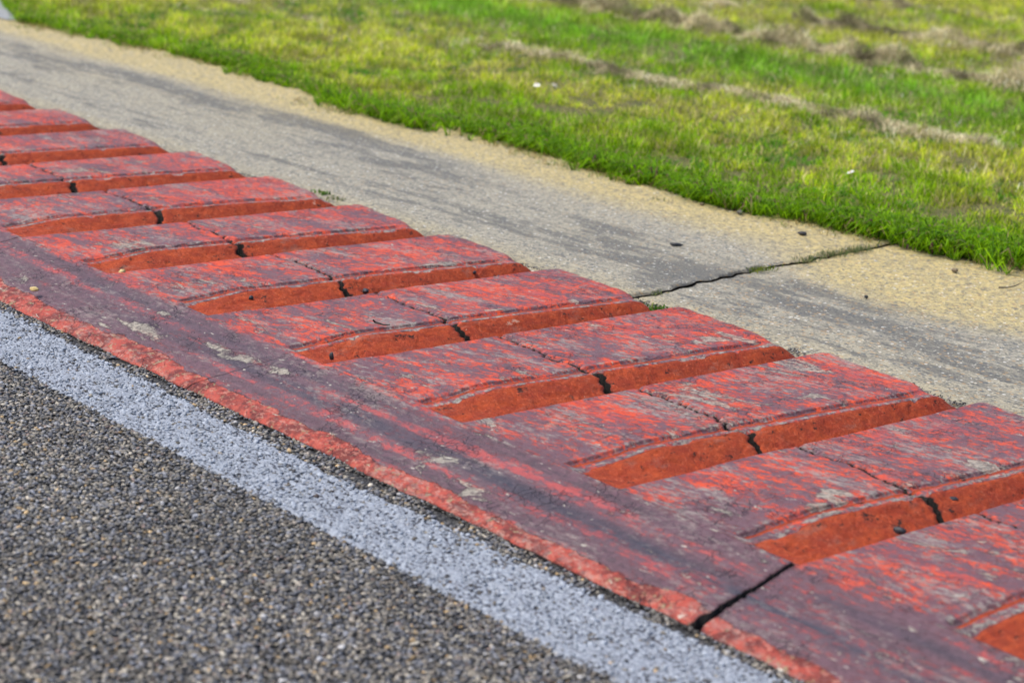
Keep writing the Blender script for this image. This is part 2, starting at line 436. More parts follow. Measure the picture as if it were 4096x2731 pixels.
def with_skirts(X, Y, Z, at, depth=.055, sides='0123'):
    """duplicate border rows and drop them"""
    def ext(a):
        return np.pad(a, 1, mode='edge')
    X2, Y2, Z2 = ext(X), ext(Y), ext(Z)
    Z2 = Z2.copy()
    mask = np.zeros_like(Z2, bool)
    if '0' in sides: mask[0, :] = True
    if '1' in sides: mask[-1, :] = True
    if '2' in sides: mask[:, 0] = True
    if '3' in sides: mask[:, -1] = True
    Z2[mask] -= depth
    at2 = {k: ext(np.broadcast_to(v, X.shape)) for k, v in at.items()}
    at2 = dict(at2); g = np.array(at2['groove'], float); g[mask] = 40.0; at2['groove'] = g
    rz = np.array(at2['riser'], float); rz[mask] = 0; at2['riser'] = rz
    # crop unused pads
    r0 = 0 if '0' in sides else 1; r1 = None if '1' in sides else -1
    c0 = 0 if '2' in sides else 1; c1 = None if '3' in sides else -1
    sl = (slice(r0, r1), slice(c0, c1))
    return X2[sl], Y2[sl], Z2[sl], {k: v[sl] for k, v in at2.items()}

def relief(X, Y, amp=.0011):
    return amp * (fbm(X * 22, Y * 22, 100, 4) - .5) * 2 + .0022 * (fbm(X * 3.5, Y * 3.5, 101, 2) - .5) * 2

def rib(k, which, parent, origin, res):
    nx = int(PITCH / res); ny = int((.46 if which == 'inner' else .62) / res)
    # finer near the lip
    s = np.linspace(0, 1, nx)[:, None]; t = np.linspace(0, 1, ny)[None, :]
    s = s + .0 * t; t = t + .0 * s
    cy = crack_y(k, s[:, :1]); cw = crack_w(k, s[:, :1])
    # chipped corners of the crack at lips
    chip_i = .022 * np.exp(-((s[:, :1] - .86) / .035) ** 2) * fbm(s[:, :1] * 0 + k, s[:, :1] * 0 + 2.2, 120, 1) * .5
    if which == 'inner':
        Y = A_Y + (cy - cw / 2 - A_Y) * t
    else:
        by = back_y(k, s[:, :1]); y0 = cy + cw / 2 + chip_i
        Y = y0 + (by - y0) * t
    x0 = basex(k - 1, Y); x1 = basex(k, Y)
    X = x0 + (x1 - x0) * s
    z, riser, lip, groove, d0 = rib_z(k, X, Y)
    Z = z + relief(X, Y)
    if which == 'inner':
        # meet the apron edge: the trough stays below it
        w = 1 - sstep(A_Y, A_Y + .010, Y)
        Z = Z * (1 - w) + w * np.maximum(Z, .0640)
        riser = riser * (1 - w)
        far = 0
        dcr = (cy - cw / 2) - Y
    else:
        by_d = by - Y
        Z = Z - (.024 + .012 * fbm(X * 9, Y * 9, 133, 3)) * (1 - sstep(.0, .050 + .055 * np.exp(-((s - .88) / .12) ** 2), by_d)) ** 2.0 - .004 * np.exp(-(by_d / .02) ** 2) * fbm(X * 40, Y * 40, 134, 3)
        lip = lip + .30 * (1 - sstep(.0, .05, by_d))
        far = sstep(.75, 1.2, Y)
        dcr = Y - y0
    Z = Z - .005 * np.exp(-(dcr / .006) ** 2) * (1 - .3 * riser)
    groove = np.maximum(groove, .95 * np.exp(-(dcr / .0042) ** 2) * sstep(.30, .48, fbm(X * 30, Y * 30, 140, 2)))
    # pits in the riser
    pit = sstep(.60, .70, fbm(X * 60, Y * 38, 150, 3)) * riser
    Z = Z - .0025 * pit
    # some offset between the two columns
    if which == 'outer': Z = Z + .0015
    at = dict(riser=riser, lip=np.clip(lip, 0, 1), groove=groove, far=far, patch=patch_at(X, Y), apron=.25 * (1 - sstep(A_Y, A_Y + .18, Y)), streak=0 * X, front=0 * X)
    X, Y, Z, at = with_skirts(X, Y, Z, at, .05, '0123')
    P = Piece(); P.grid(X, Y, Z, **at)
    return P.build('inner_rib' if which == 'inner' else 'outer_rib', parent, origin)

def apron_piece(k0, k1, parent, origin, res):
    nx = int((k1 - k0) * PITCH / res); ny = int(.25 / (res * .8))
    s = np.linspace(0, 1, nx)[:, None] + np.zeros((1, ny)); w = np.zeros((nx, 1)) + np.linspace(0, 1, ny)[None, :]
    def jx(k, w):
        xa = lipx(k, 0) + (.108 if k != -1 else .015)
        xf = {2: 1.072, -1: -.487}.get(k, xa + .01)
        return xf + (xa - xf) * w + .012 * (fbm(w * 5, w * 0 + k, 160, 4, .6) - .5)
    g = {2: .0042, -1: .0008}
    def ch(q): return .006 * np.clip(fbm(w * 22, w * 0 + q, 163, 3) - .45, 0, 1) * 2
    x0 = jx(k0, w) + g.get(k0, .002) * (1 + 1.8 * (1 - w) ** 3) + ch(1.5) * (k0 == 2); x1 = jx(k1, w) - g.get(k1, .002) * (1 + 1.8 * (1 - w) ** 3) - ch(7.5) * (k1 == 2)
    X = x0 + (x1 - x0) * s
    yf = -.007 + .009 * X * (X < 0) * .9 + .009 * (fbm(X * 11, X * 0, 170, 5, .62) - .5) * 2
    Y = yf + (A_Y - yf) * w
    Z = apron_z(X, Y, w) + relief(X, Y, .0008) * sstep(0, .1, w) * (1 - sstep(.97, 1., w))
    # the edge is a little chipped along the troughs
    # paint layer lost along the front: a step
    pe = .036 + .020 * sstep(0, -1.2, X) + .045 * (fbm(X * 6, X * 0, 171, 4) - .45)
    front = 1 - sstep(-.024, .024, Y - yf - pe)
    lost = sstep(.45, .55, front)
    Z = Z - .0016 * lost
    # hole in the near joint
    at = dict(riser=0 * X, lip=.35 * np.exp(-((w - 1) / .08) ** 2), groove=0 * X, far=0 * X, patch=patch_at(X, Y), apron=1 - .6 * sstep(.9, 1, w), streak=attrs_common(X, Y), front=np.clip(front, 0, 1))
    if k1 == 2 or k0 == 2:
        d = np.abs(X - (x1 if k1 == 2 else x0))
        at['groove'] = np.exp(-(d / .006) ** 2) * .9
    X, Y, Z, at = with_skirts(X, Y, Z, at, .05, '0123')
    P = Piece(); P.grid(X, Y, Z, **at)
    return P.build('apron', parent, origin)

segs = [(-13, -10, 'farthest length of red kerb, only its last ribs showing at the left edge of the photo', .008),
        (-10, -7, 'distant blurred length of red ribbed kerb below the pale bend of concrete', .006),
        (-7, -4, 'length of red kerb behind the middle one, its apron cut off by the left edge', .005),
        (-4, -1, 'sharp middle length of red kerb with hairline crack across its flaking apron at its near end', .0035),
        (-1, 2, 'red kerb length between the hairline crack and the wide black joint in the apron', .0035),
        (2, 5, 'nearest out of focus red kerb length in the lower right corner past the wide black joint', .005)]
for k0, k1, lab, res in segs[1:]:
    org = np.array([(k0 + k1) / 2 * PITCH, .65, 0.])
    root = empty('kerb_segment', org)
    tag(root, lab, 'kerb', 'lengths of red ribbed racing kerb')
    apron_piece(k0, k1, root, org, res)
    for k in range(k0 + 1, k1 + 1):
        rib(k, 'inner', root, org, res); rib(k, 'outer', root, org, res)

# ------------------------------------------------------------------ ground sheets
def sheet(name, pts, z, mat, kind='structure'):
    V = np.array([(x, y, z) for x, y in pts]); F = np.arange(len(pts))[None, :]
    o = mesh_np(name, V, F, mat, False); tag(o, kind=kind); return o
sheet('ground', [(-400, -400), (400, -400), (400, 400), (-400, 400)], -.09, plain('verge_ground', (.04, .06, .015), (.08, .11, .03), 3))
sheet('dirt_bed', [(-60, -.35), (60, -.35), (60, 3.2), (-60, 3.2)], -.012, M_soil)

# asphalt track
sheet('track', [(-120, -12), (120, -12), (120, -.012), (-120, -.012)], -.0035, M_asph)
lx = np.concatenate([[-60, -10], np.arange(-2.2, 2.2, .006), [10, 60]])
la = -.258 + .006 * (fbm(lx * 30, lx * 0, 210, 4) - .5) * 2 + .005 * (fbm(lx * 120, lx * 0, 211, 2) - .5); lb = np.interp(lx, [-1.4, .2, 1.1], [-.048, -.068, -.036]) + .012 * (fbm(lx * 16, lx * 0, 201, 5) - .5) * 2 + .006 * (fbm(lx * 120, lx * 0, 212, 2) - .5)
lw = np.linspace(0, 1, 60)[None, :]; LY = la[:, None] + (lb - la)[:, None] * lw; LX = lx[:, None] + 0 * LY
LZ = .0016 + .0022 * (fbm(LX * 150, LY * 190, 213, 3) - .5) * 2 - .0035 * sstep(.50, .62, fbm(LX * 60, LY * 95, 214, 3)) - .003 * (np.minimum(lw, 1 - lw) < .001)
tag(mesh_np('track_line', np.stack([LX, LY, LZ], -1).reshape(-1, 3), grid_faces(*LX.shape)[:, ::-1], M_line, True), kind='structure')

# stone chips standing proud of the binder: real little stones
phi = (1 + 5 ** .5) / 2
ICO = np.array([(-1, phi, 0), (1, phi, 0), (-1, -phi, 0), (1, -phi, 0), (0, -1, phi), (0, 1, phi), (0, -1, -phi), (0, 1, -phi), (phi, 0, -1), (phi, 0, 1), (-phi, 0, -1), (-phi, 0, 1)], float)
ICO /= np.linalg.norm(ICO[0])
ICF = np.array([(0, 11, 5), (0, 5, 1), (0, 1, 7), (0, 7, 10), (0, 10, 11), (1, 5, 9), (5, 11, 4), (11, 10, 2), (10, 7, 6), (7, 1, 8), (3, 9, 4), (3, 4, 2), (3, 2, 6), (3, 6, 8), (3, 8, 9), (4, 9, 5), (2, 4, 11), (6, 2, 10), (8, 6, 7), (9, 8, 1)])
def stones(P, size, flat, col, name, mat):
    n = len(P)
    V = ICO[None] * (1 + rng.uniform(-.22, .22, (n, 12, 1)))
    ax = rng.uniform(.7, 1.35, (n, 1)); S = np.stack([size * ax[:, 0], size / ax[:, 0], size * flat], -1)
    V = V * S[:, None, :]
    th = rng.uniform(0, 2 * np.pi, n); c, s = np.cos(th)[:, None], np.sin(th)[:, None]
    x = V[..., 0] * c - V[..., 1] * s; y = V[..., 0] * s + V[..., 1] * c
    ti = rng.normal(0, .22, (n, 2)); z = V[..., 2] + x * ti[:, :1] + y * ti[:, 1:]
    W = np.stack([x, y, z], -1) + P[:, None, :]
    F = ICF[None] + (np.arange(n) * 12)[:, None, None]
    return mesh_np(name, W.reshape(-1, 3), F.reshape(-1, 3), mat, True, cols=np.repeat(col, 12, 0))

def inview_(x, y, z=.05):
    a, b, d = project(np.stack([x, y, 0 * x + z], -1)); return (a > -300) & (a < 4400) & (d > .5)
def jgrid(x0, x1, y0, y1, d, jit=.42):
    gx, gy = np.meshgrid(np.arange(x0, x1, d), np.arange(y0, y1, d * .88), indexing='ij')
    gx = gx + (np.arange(gx.shape[1]) % 2)[None, :] * d / 2
    gx = gx + rng.uniform(-jit, jit, gx.shape) * d; gy = gy + rng.uniform(-jit, jit, gy.shape) * d
    return gx.ravel(), gy.ravel()

x, y = jgrid(-1.9, 2.2, -1.35, .004, .0080)
px, py, dz = project(np.stack([x, y, 0 * x], -1))
keep = (px > -250) & (px < 4500) & (py < 3050)
x, y = x[keep], y[keep]
# irregular edges of the painted band
e1 = -.262 + .006 * (fbm(x * 25, y * 0, 200, 3) - .5) * 2; e2 = np.interp(x, [-1.4, .2, 1.1], [-.044, -.064, -.032]) + .016 * (fbm(x * 14, y * 0, 201, 4) - .5) * 2
inl = (y > e1) & (y < e2)
pth = sstep(.28, .60, fbm(x * 9, y * 14, 202, 3))
edge = np.minimum(y - e1, e2 - y)
painted = inl & (rng.random(len(x)) < (.72 + .22 * pth) * (.55 + .45 * sstep(0, .02, edge)))
gap = rng.random(len(x)) < np.where(inl, .06 + .5 * sstep(.50, .66, fbm(x * 45, y * 70, 210, 3)), .03)
gap |= (y > -.045) & (fbm(x * 16, y * 40, 207, 3) > .60)              # crumbled strip along the kerb
holes = np.array([back(a * 4096 / 2352, b * 4096 / 2352, 0)[:2] for a, b in [(385, 1108), (405, 1103), (430, 1085), (455, 1085), (160, 1020), (150, 880)]])
for hx, hy in holes:
    gap |= ((x - hx) / .012) ** 2 + ((y - hy) / .007) ** 2 < 1
keepc = ~gap
x, y, painted, inl = x[keepc], y[keepc], painted[keepc], inl[keepc]
n = len(x)
pal = np.array([(.105, .10, .092), (.15, .137, .118), (.085, .09, .105), (.055, .055, .06), (.20, .185, .155), (.13, .115, .098), (.12, .125, .14), (.23, .165, .09), (.17, .17, .175), (.135, .105, .095)])
pw = np.array([.16, .16, .15, .13, .08, .12, .11, .025, .045, .02]); pw /= pw.sum()
col = pal[rng.choice(len(pal), n, p=pw)] * np.array([1.0, .985, .965]) * np.clip(rng.lognormal(.36, .40, (n, 1)), .5, 3.0) * (.75 + .5 * fbm(x * 3, y * 3, 209, 3))[:, None]
white = np.array([.29, .32, .37]) * rng.uniform(.8, 1.35, (n, 1))
col = np.where(painted[:, None], white, col * np.where(inl, .7, 1)[:, None])
size = np.clip(rng.lognormal(math.log(.0041), .22, n), .0026, .0065) * np.where(painted, 1.08, 1.)
z = rng.uniform(-.0016, .0012, n) + .0015 * (fbm(x * 6, y * 6, 205, 3) - .5) + np.where(inl, -.0004, 0)
o = stones(np.stack([x, y, z], -1), size, rng.uniform(.38, .62, n), np.clip(col, 0, 1), 'stone_chippings', M_chip)
tag(o, 'rounded grey and brown stone chippings of the old asphalt, white where the painted line runs', 'stone chips', kind='stuff')

# dark grit gathered behind the ribs, in the trough ends and along the front gap
gx1 = rng.uniform(-6.5, 2.0, 5200); gy1 = 1.335 + np.abs(rng.normal(0, .016, 5200)) - .012 + .02 * (fbm(gx1 * 6, gx1 * 0, 500, 3) - .5)
k = (fbm(gx1 * 7, gy1 * 7, 501, 3) > .46) & inview_(gx1, gy1); gx1, gy1 = gx1[k], gy1[k]
gx2 = rng.uniform(-1.9, 1.6, 2600); gy2 = -.006 - np.abs(rng.normal(0, .007, 2600)); k = fbm(gx2 * 8, gx2 * 0, 502, 3) > .45; gx2, gy2 = gx2[k], gy2[k]
gP = np.concatenate([np.stack([gx1, gy1, np.full(len(gx1), .0515)], -1), np.stack([gx2, gy2, np.full(len(gx2), .001)], -1)])
gc = np.array([.06, .055, .05]) * np.clip(rng.lognormal(0, .7, (len(gP), 1)), .3, 5)
o = stones(gP, rng.uniform(.0012, .0034, len(gP)), np.full(len(gP), .6), np.clip(gc, 0, .5), 'grit', M_chip)
tag(o, 'dark grit and crumbs gathered along both edges of the red kerb', 'grit', kind='stuff')

# ------------------------------------------------------------------ concrete strip, two slabs split by the slanting joint
def joint_x(Y):
    return np.interp(Y, [1.28, 1.405, 1.70, 1.94, 2.25, 2.64, 3.0], [-.585, -.606, -.655, -.711, -.752, -.802, -.83]) + .020 * (fbm(Y * 9, Y * 0, 300, 4) - .5) * 2 + .008 * (fbm(Y * 40, Y * 0, 333, 3) - .5) * 2
def slab(name, xa, xb, res, joint_side, lift):
    Yv = np.concatenate([np.arange(1.285, 2.75, res), [2.75]])
    nx = max(8, int(abs((xb if joint_side == 0 else joint_x(2.)) - (joint_x(2.) if joint_side == 0 else xa)) / res))
    t = np.linspace(0, 1, nx)[:, None]
    Y = Yv[None, :] + 0 * t
    if joint_side == 0: x0 = joint_x(Y) + .0006 + .006 * (1 - sstep(1.35, 1.7, Y)) * fbm(Y * 20, Y * 0, 334, 3); x1 = xb + 0 * Y; tt = t ** 1.6
    elif joint_side == 1: x0 = xa + 0 * Y; x1 = joint_x(Y) - .0006; tt = 1 - (1 - t) ** 1.6
    else: x0 = xa + 0 * Y; x1 = xb + 0 * Y; tt = t
    X = x0 + (x1 - x0) * tt
    Z = .0505 + lift + .004 * (fbm(X * 1.3, Y * 1.3, 301, 3) - .5) + .0012 * (fbm(X * 30, Y * 30, 302, 3) - .5)
    dj = np.abs(X - joint_x(Y))
    Z = Z - .006 * np.exp(-(dj / .008) ** 2) * fbm(X * 20, Y * 20, 303, 2) * 1.6
    Z = Z - .004 * (1 - sstep(1.285, 1.36, Y))
    yn = .30 * (fbm(X * .9, Y * 2.4, 304, 4) - .5)
    yel = sstep(2.02, 2.32, Y + yn + .15 * sstep(-.95, -.5, X) * (1 - sstep(-.3, .4, X))) + .22 * (1 - sstep(1.34, 1.5, Y)) + .45 * (fbm(X * 1.2, Y * 4, 308, 3) - .45)
    yel = np.clip(yel, 0, 1)
    c0 = 1.80 + .16 * sstep(-1.2, -2.6, X) + .05 * np.sin(X * 1.3)
    rub = .95 * np.exp(-((Y - c0) / .20) ** 2) * (.55 * sstep(.36, .64, fbm(X * 3.2, Y * 9, 306, 5, .62)) + .45 * sstep(.42, .64, fbm(X * 6 + .9 * Y, Y * 30, 316, 4))) + .60 * np.exp(-((Y - 1.56) / .14) ** 2) * sstep(.40, .66, fbm(X * 4.5 - .8 * Y, Y * 26, 307, 5, .62)) * 1.15
    rub = rub + .45 * np.exp(-((Y - 2.05) / .13) ** 2) * fbm(X * 2, Y * 10, 312, 4) * sstep(-1.5, -3, X)
    for qx, qy, rx, ry, am in ((-.72, 1.60, .07, .11, .8), (-.80, 1.72, .12, .08, .7), (-.66, 1.47, .05, .06, .7), (-1.32, 1.90, .22, .05, .6), (-2.2, 1.94, .2, .06, .6), (-3.99, 2.05, .4, .07, .6), (-3.1, 2.15, .3, .05, .5), (-.13, 1.74, .22, .05, .5), (.2, 1.66, .25, .05, .5), (-.5, 1.9, .12, .04, .5)):
        rub = rub + am * np.exp(-((X - qx) / rx) ** 2 - ((Y - qy) / ry) ** 2)
    rub = rub - .45 * np.exp(-((X + 1.6) / .5) ** 2 - ((Y - 2.02) / .07) ** 2)
    dirt = .8 * np.exp(-(dj / (.005 + .012 * fbm(X * 12, Y * 12, 335, 3))) ** 2) * sstep(.34, .5, fbm(X * 14, Y * 14, 309, 4)) * (1 - .5 * sstep(1.9, 2.2, Y)) + .35 * (1 - sstep(.0, .02, Y - 1.335)) * (fbm(X * 14, Y * 14, 310, 3))
    at = {'yellow': yel.ravel(), 'rubber': rub.ravel(), 'dirt': np.clip(dirt, 0, 1).ravel()}
    n, m = X.shape
    V = np.stack([X, Y, Z], -1).reshape(-1, 3); F = grid_faces(n, m)[:, ::-1]
    # skirt on the joint side
    o = mesh_np(name, V, F, M_conc, True, attrs=at); tag(o, kind='structure'); return o
slab('concrete_path', 0, 2.4, .008, 0, -.003)
slab('concrete_path', -4.2, 0, .009, 1, .003)
slab('concrete_path', -12, -4.2, .02, 2, .003)
sheet('side_road', [(-12, 2.40), (-6.28, 2.44), (-6.30, 2.50), (-7.05, 2.78), (-12, 4.6)], .0575, M_sroad)

# ------------------------------------------------------------------ turf
def turf_h(x, y):
    return .052 + .012 * sstep(2.5, 2.9, y) + .020 * (fbm(x * 1.2, y * 1.2, 400, 3) - .5) * sstep(2.5, 3.0, y) + .006 * (fbm(x * 8, y * 8, 401, 2) - .5)
def edge_y(x):
    e = np.interp(x, [-7, -6.24, -5.45, -4.63, -3.82, -3.31, -2.98, -2.45, -1.73, -1.28, -1.03, -.75, -.63, -.37, 0, .6],
                  [2.50, 2.47, 2.58, 2.62, 2.54, 2.46, 2.56, 2.55, 2.51, 2.48, 2.59, 2.60, 2.72, 2.69, 2.72, 2.70])
    return e + .030 * (fbm(x * 5, x * 0, 411, 4, .6) - .5) * 2 + .025 * (fbm(x * 17, x * 0, 412, 3) - .5) * 2
gx = np.concatenate([[-60, -20], np.arange(-11, 3, .05), [8, 60]]); gy = np.concatenate([np.arange(0, .5, .02), np.arange(.5, 12, .07), [20, 60, 150]])
Xg = gx[:, None] + 0 * gy[None]; e = edge_y(gx)[:, None] + .015
Yg = e + gy[None]
side = (Xg < -6.3)
Zg = turf_h(Xg, Yg) + .0035 - .03 * (gy[None] < .001)
Yg = np.where(side, np.maximum(Yg, np.interp(Xg, [-12, -7.05, -6.3], [4.6, 2.78, 2.5]) + .02 + gy[None]), Yg)
o = mesh_np('turf', np.stack([Xg, Yg, Zg], -1).reshape(-1, 3), grid_faces(*Xg.shape)[:, ::-1], M_turf, True); tag(o, kind='structure')

def blades(x, y, z, L, W, lean, az, col, curl=.5, flatten=None):
    """5-vertex bent blades; lean = tip horizontal offset fraction"""
    n = len(x)
    d = np.stack([np.cos(az), np.sin(az), 0 * az], -1); p = np.stack([-np.sin(az), np.cos(az), 0 * az], -1)
    # width axis random
    wa = az + rng.uniform(-1.2, 1.2, n) + np.pi / 2
    p = np.stack([np.cos(wa), np.sin(wa), 0 * wa], -1)
    B = np.stack([x, y, z], -1)
    h1 = L * .55 * np.sqrt(np.clip(1 - (lean * .6) ** 2, .02, 1)); h2 = L * np.sqrt(np.clip(1 - lean ** 2, .01, 1)) * (1 - curl * .35)
    M1 = B + d * (L * lean * .42)[:, None]; M1[:, 2] += h1
    T = B + d * (L * lean)[:, None]; T[:, 2] += h2
    w = W[:, None] / 2
    V = np.stack([B - p * w, B + p * w, M1 - p * w * .85, M1 + p * w * .85, T], 1)
    F = np.array([(0, 1, 3), (0, 3, 2), (2, 3, 4)])[None] + (np.arange(n) * 5)[:, None, None]
    cc = np.repeat(col[:, None, :], 5, 1).copy()
    return V.reshape(-1, 3), F.reshape(-1, 3), cc.reshape(-1, 3)

def scatter(density, x0, x1, y0, y1):
    n = int(density * (x1 - x0) * (y1 - y0))
    return rng.uniform(x0, x1, n), rng.uniform(y0, y1, n)
def inview(x, y, z=.06, mx=350, my=250):
    a, b, d = project(np.stack([x, y, 0 * x + z], -1))
    return (a > -mx) & (a < 4096 + mx) & (b > -my) & (b < 2731) & (d > 1)
ROWS = [(5.96, 1.0, .105, -8.5, 1.), (4.18, .46, .12, -5.2, .6), (7.12, .62, .10, -6.5, .8), (8.68, .8, .13, -9, 1.), (3.98, .42, .10, -9, -4.9), (10.3, .6, .15, -12, 1)]
def hay_amt(x, y):
    """0..1 cover of dry clippings"""
    a = np.zeros_like(x)
    for i, (yc, st, w, xa, xb) in enumerate(ROWS):
        yy = yc + .16 * (fbm(x * .5, x * 0 + i, 420, 3) - .5) * 2
        seg = sstep(.34, .56, fbm(x * 1.9, x * 0 + i * 7, 421 + i, 3)) * (.55 if i in (0, 3) else .85) + (.45 if i in (0, 3) else .15)
        a = np.maximum(a, st * seg * np.exp(-((y - yy) / w) ** 2) * sstep(xa, xa + .3, x) * (1 - sstep(xb - .3, xb, x)))
    return a
VV, FF, CC = [], [], []; off = 0
def push(r):
    global off
    v, f, c = r; VV.append(v); FF.append(f + off); CC.append(c); off += len(v)
def side_ok(x, y):
    return ~((x < -6.25) & (y < np.interp(x, [-12, -7.05, -6.3], [4.6, 2.78, 2.5])))
G_D = np.array([.060, .175, .006]); G_M = np.array([.235, .43, .004]); G_Y = np.array([.58, .65, .035]); G_S = np.array([.60, .52, .22]); G_B = np.array([.15, .36, .035])
def gcol(x, y, n):
    t = fbm(x * 1.3, y * 2.2, 430, 3); t2 = fbm(x * 7, y * 7, 431, 3)
    yel = sstep(.35, .62, t * .6 + t2 * .4 + .12 * np.exp(-((y - 3.7) / .45) ** 2) + .10 * np.exp(-((y - 6.9) / .5) ** 2) + .08 * (y > 8) - .20 * np.exp(-((y - 5.25) / .42) ** 2) - .22 * (1 - sstep(2.65, 3.0, y)))
    r = rng.random(n)
    c = G_M + (G_Y - G_M) * np.clip(yel + rng.normal(0, .22, n), 0, 1)[:, None]
    c = np.where((r < .08 + .20 * yel)[:, None], G_S, c)
    c = np.where((r > .90)[:, None], G_D * 1.2, c)
    bl = np.exp(-((y - 5.2) / .45) ** 2) * .55
    c = c * (1 - bl[:, None]) + G_B * 1.25 * bl[:, None]
    return c * rng.uniform(.55, 1.5, (n, 1)) * (.70 + .72 * sstep(.25, .72, fbm(x * 11, y * 14, 433, 3)))[:, None]
# short mown sward
for dens, ya, yb in ((15000, 2.4, 4.2), (9500, 4.2, 6.6), (6000, 6.6, 11.6)):
    x, y = scatter(dens, -10.5, 1.3, ya, yb)
    k = inview(x, y) & (y > edge_y(x) - .01 + .05 * rng.random(len(x))) & side_ok(x, y)
    tuft = fbm(x * 8, y * 8, 440, 4, .6)
    k &= rng.random(len(x)) < .30 + 1.1 * sstep(.36, .6, tuft)
    x, y, tuft = x[k], y[k], tuft[k]; n = len(x)
    longer = np.exp(-((y - 5.25) / .42) ** 2)
    L = rng.uniform(.016, .052, n) * (.25 + 1.6 * sstep(.25, .75, tuft)) * (1 + .5 * longer) * (1 + .15 * (y - 3) / 4)
    W = rng.uniform(.0020, .0046, n) * (1 + .10 * (y - 2.5))
    lean = np.clip(rng.normal(.55, .25, n), .05, .97)
    push(blades(x, y, turf_h(x, y) - .003, L, W, lean, rng.uniform(0, 2 * np.pi, n), np.clip(gcol(x, y, n), 0, 1)))
# straw lying in the sward
x, y = scatter(1500, -10.5, 1.3, 2.5, 11); k = inview(x, y) & (y > edge_y(x)) & side_ok(x, y); x, y = x[k], y[k]; n = len(x)
push(blades(x, y, turf_h(x, y) + rng.uniform(.012, .028, n), rng.uniform(.02, .05, n), rng.uniform(.001, .002, n), np.full(n, .985), rng.uniform(0, 6.28, n), np.array([.40, .33, .17]) * rng.uniform(.5, 1.2, (n, 1))))
# lush edge: rosettes of broad blades spilling over the concrete
ex = rng.uniform(-8, 1.2, 3600); ey = edge_y(ex) + np.abs(rng.normal(0, .10, len(ex))) + .005
big = fbm(ex * 2.3, ex * 0, 450, 3)
k = inview(ex, ey) & side_ok(ex, ey) & (rng.random(len(ex)) < sstep(.30, .62, big) + .25); ex, ey, big = ex[k], ey[k], big[k]
for cx, cy, r in [(-.76, 2.60, .16), (-.62, 2.66, .12), (-.9, 2.62, .12), (-3.35, 2.50, .16), (-3.15, 2.46, .12), (-1.05, 2.60, .10), (-2.0, 2.55, .12), (-1.45, 2.5, .10), (-.4, 2.74, .12)]:
    m = 60; ex = np.append(ex, rng.normal(cx, r, m)); yy = np.abs(rng.normal(0, r * .45, m)) + cy - .04; ey = np.append(ey, yy); big = np.append(big, np.full(m, .98))
m = 420; tx = rng.uniform(-7, 1.1, m); ty = edge_y(tx) - np.abs(rng.normal(.02, .035, m)); kk = inview(tx, ty) & side_ok(tx, ty) & (fbm(tx * 3, tx * 0, 455, 3) > .50)
ex = np.append(ex, tx[kk]); ey = np.append(ey, ty[kk]); big = np.append(big, np.full(kk.sum(), .35))
nb = 9
bx = np.repeat(ex, nb); by = np.repeat(ey, nb); bb = np.repeat(big, nb); n = len(bx)
az = rng.uniform(0, 2 * np.pi, n); az = np.where(rng.random(n) < .45, -np.pi / 2 + rng.normal(0, .9, n), az)
L = rng.uniform(.035, .085, n) * (.45 + 1.15 * bb); W = rng.uniform(.0032, .0068, n)
c = (G_D * 1.1 + (G_M * 1.1 - G_D * 1.1) * rng.random((n, 1))) * rng.uniform(.6, 1.4, (n, 1))
c = np.where((rng.random(n) < .07)[:, None], np.array([.34, .27, .13]), c)
c = np.where((rng.random(n) < .03)[:, None], np.array([.12, .05, .06]), c)
push(blades(bx + rng.normal(0, .006, n), by + rng.normal(0, .006, n), np.maximum(turf_h(bx, by) - .004, .05), L, W, np.clip(rng.normal(.84, .15, n), .2, .985), az, np.clip(c, 0, 1), .8))
# thin dry creepers and dead stems reaching out over the yellow concrete
x = rng.uniform(-8, 1.2, 2600); y = edge_y(x) - np.abs(rng.normal(0, .07, len(x))) + .01
k = inview(x, y) & side_ok(x, y) & (fbm(x * 4, y * 6, 470, 3) > .50); x, y = x[k], y[k]; bx = np.repeat(x, 3); by = np.repeat(y, 3); n = len(bx)
c = np.where((rng.random(n) < .55)[:, None], np.array([.34, .26, .10]), np.array([.14, .24, .02])) * rng.uniform(.5, 1.3, (n, 1))
push(blades(bx + rng.normal(0, .008, n), by + rng.normal(0, .006, n), np.full(n, .052), rng.uniform(.012, .045, n), rng.uniform(.0014, .003, n), np.clip(rng.normal(.9, .1, n), .4, .99), rng.uniform(0, 6.28, n), c, .9))
# darker green clover and rosettes inside the sward
x, y = scatter(800, -9, 1.2, 2.6, 6); k = inview(x, y) & side_ok(x, y) & (y > edge_y(x)) & (fbm(x * 2.5, y * 2.5, 455, 3) > .54); x, y = x[k], y[k]
bx = np.repeat(x, 7); by = np.repeat(y, 7); n = len(bx)
push(blades(bx, by, turf_h(bx, by), rng.uniform(.02, .05, n), rng.uniform(.003, .0055, n), np.clip(rng.normal(.75, .15, n), .3, .97), rng.uniform(0, 6.28, n), (G_D * 1.6) * rng.uniform(.6, 1.6, (n, 1)), .8))
grass = mesh_np('grass', np.concatenate(VV), np.concatenate(FF), M_grass, True, cols=np.concatenate(CC))
tag(grass, 'short mown green and yellow grass with a lush edge spilling onto the concrete', 'grass', kind='stuff')

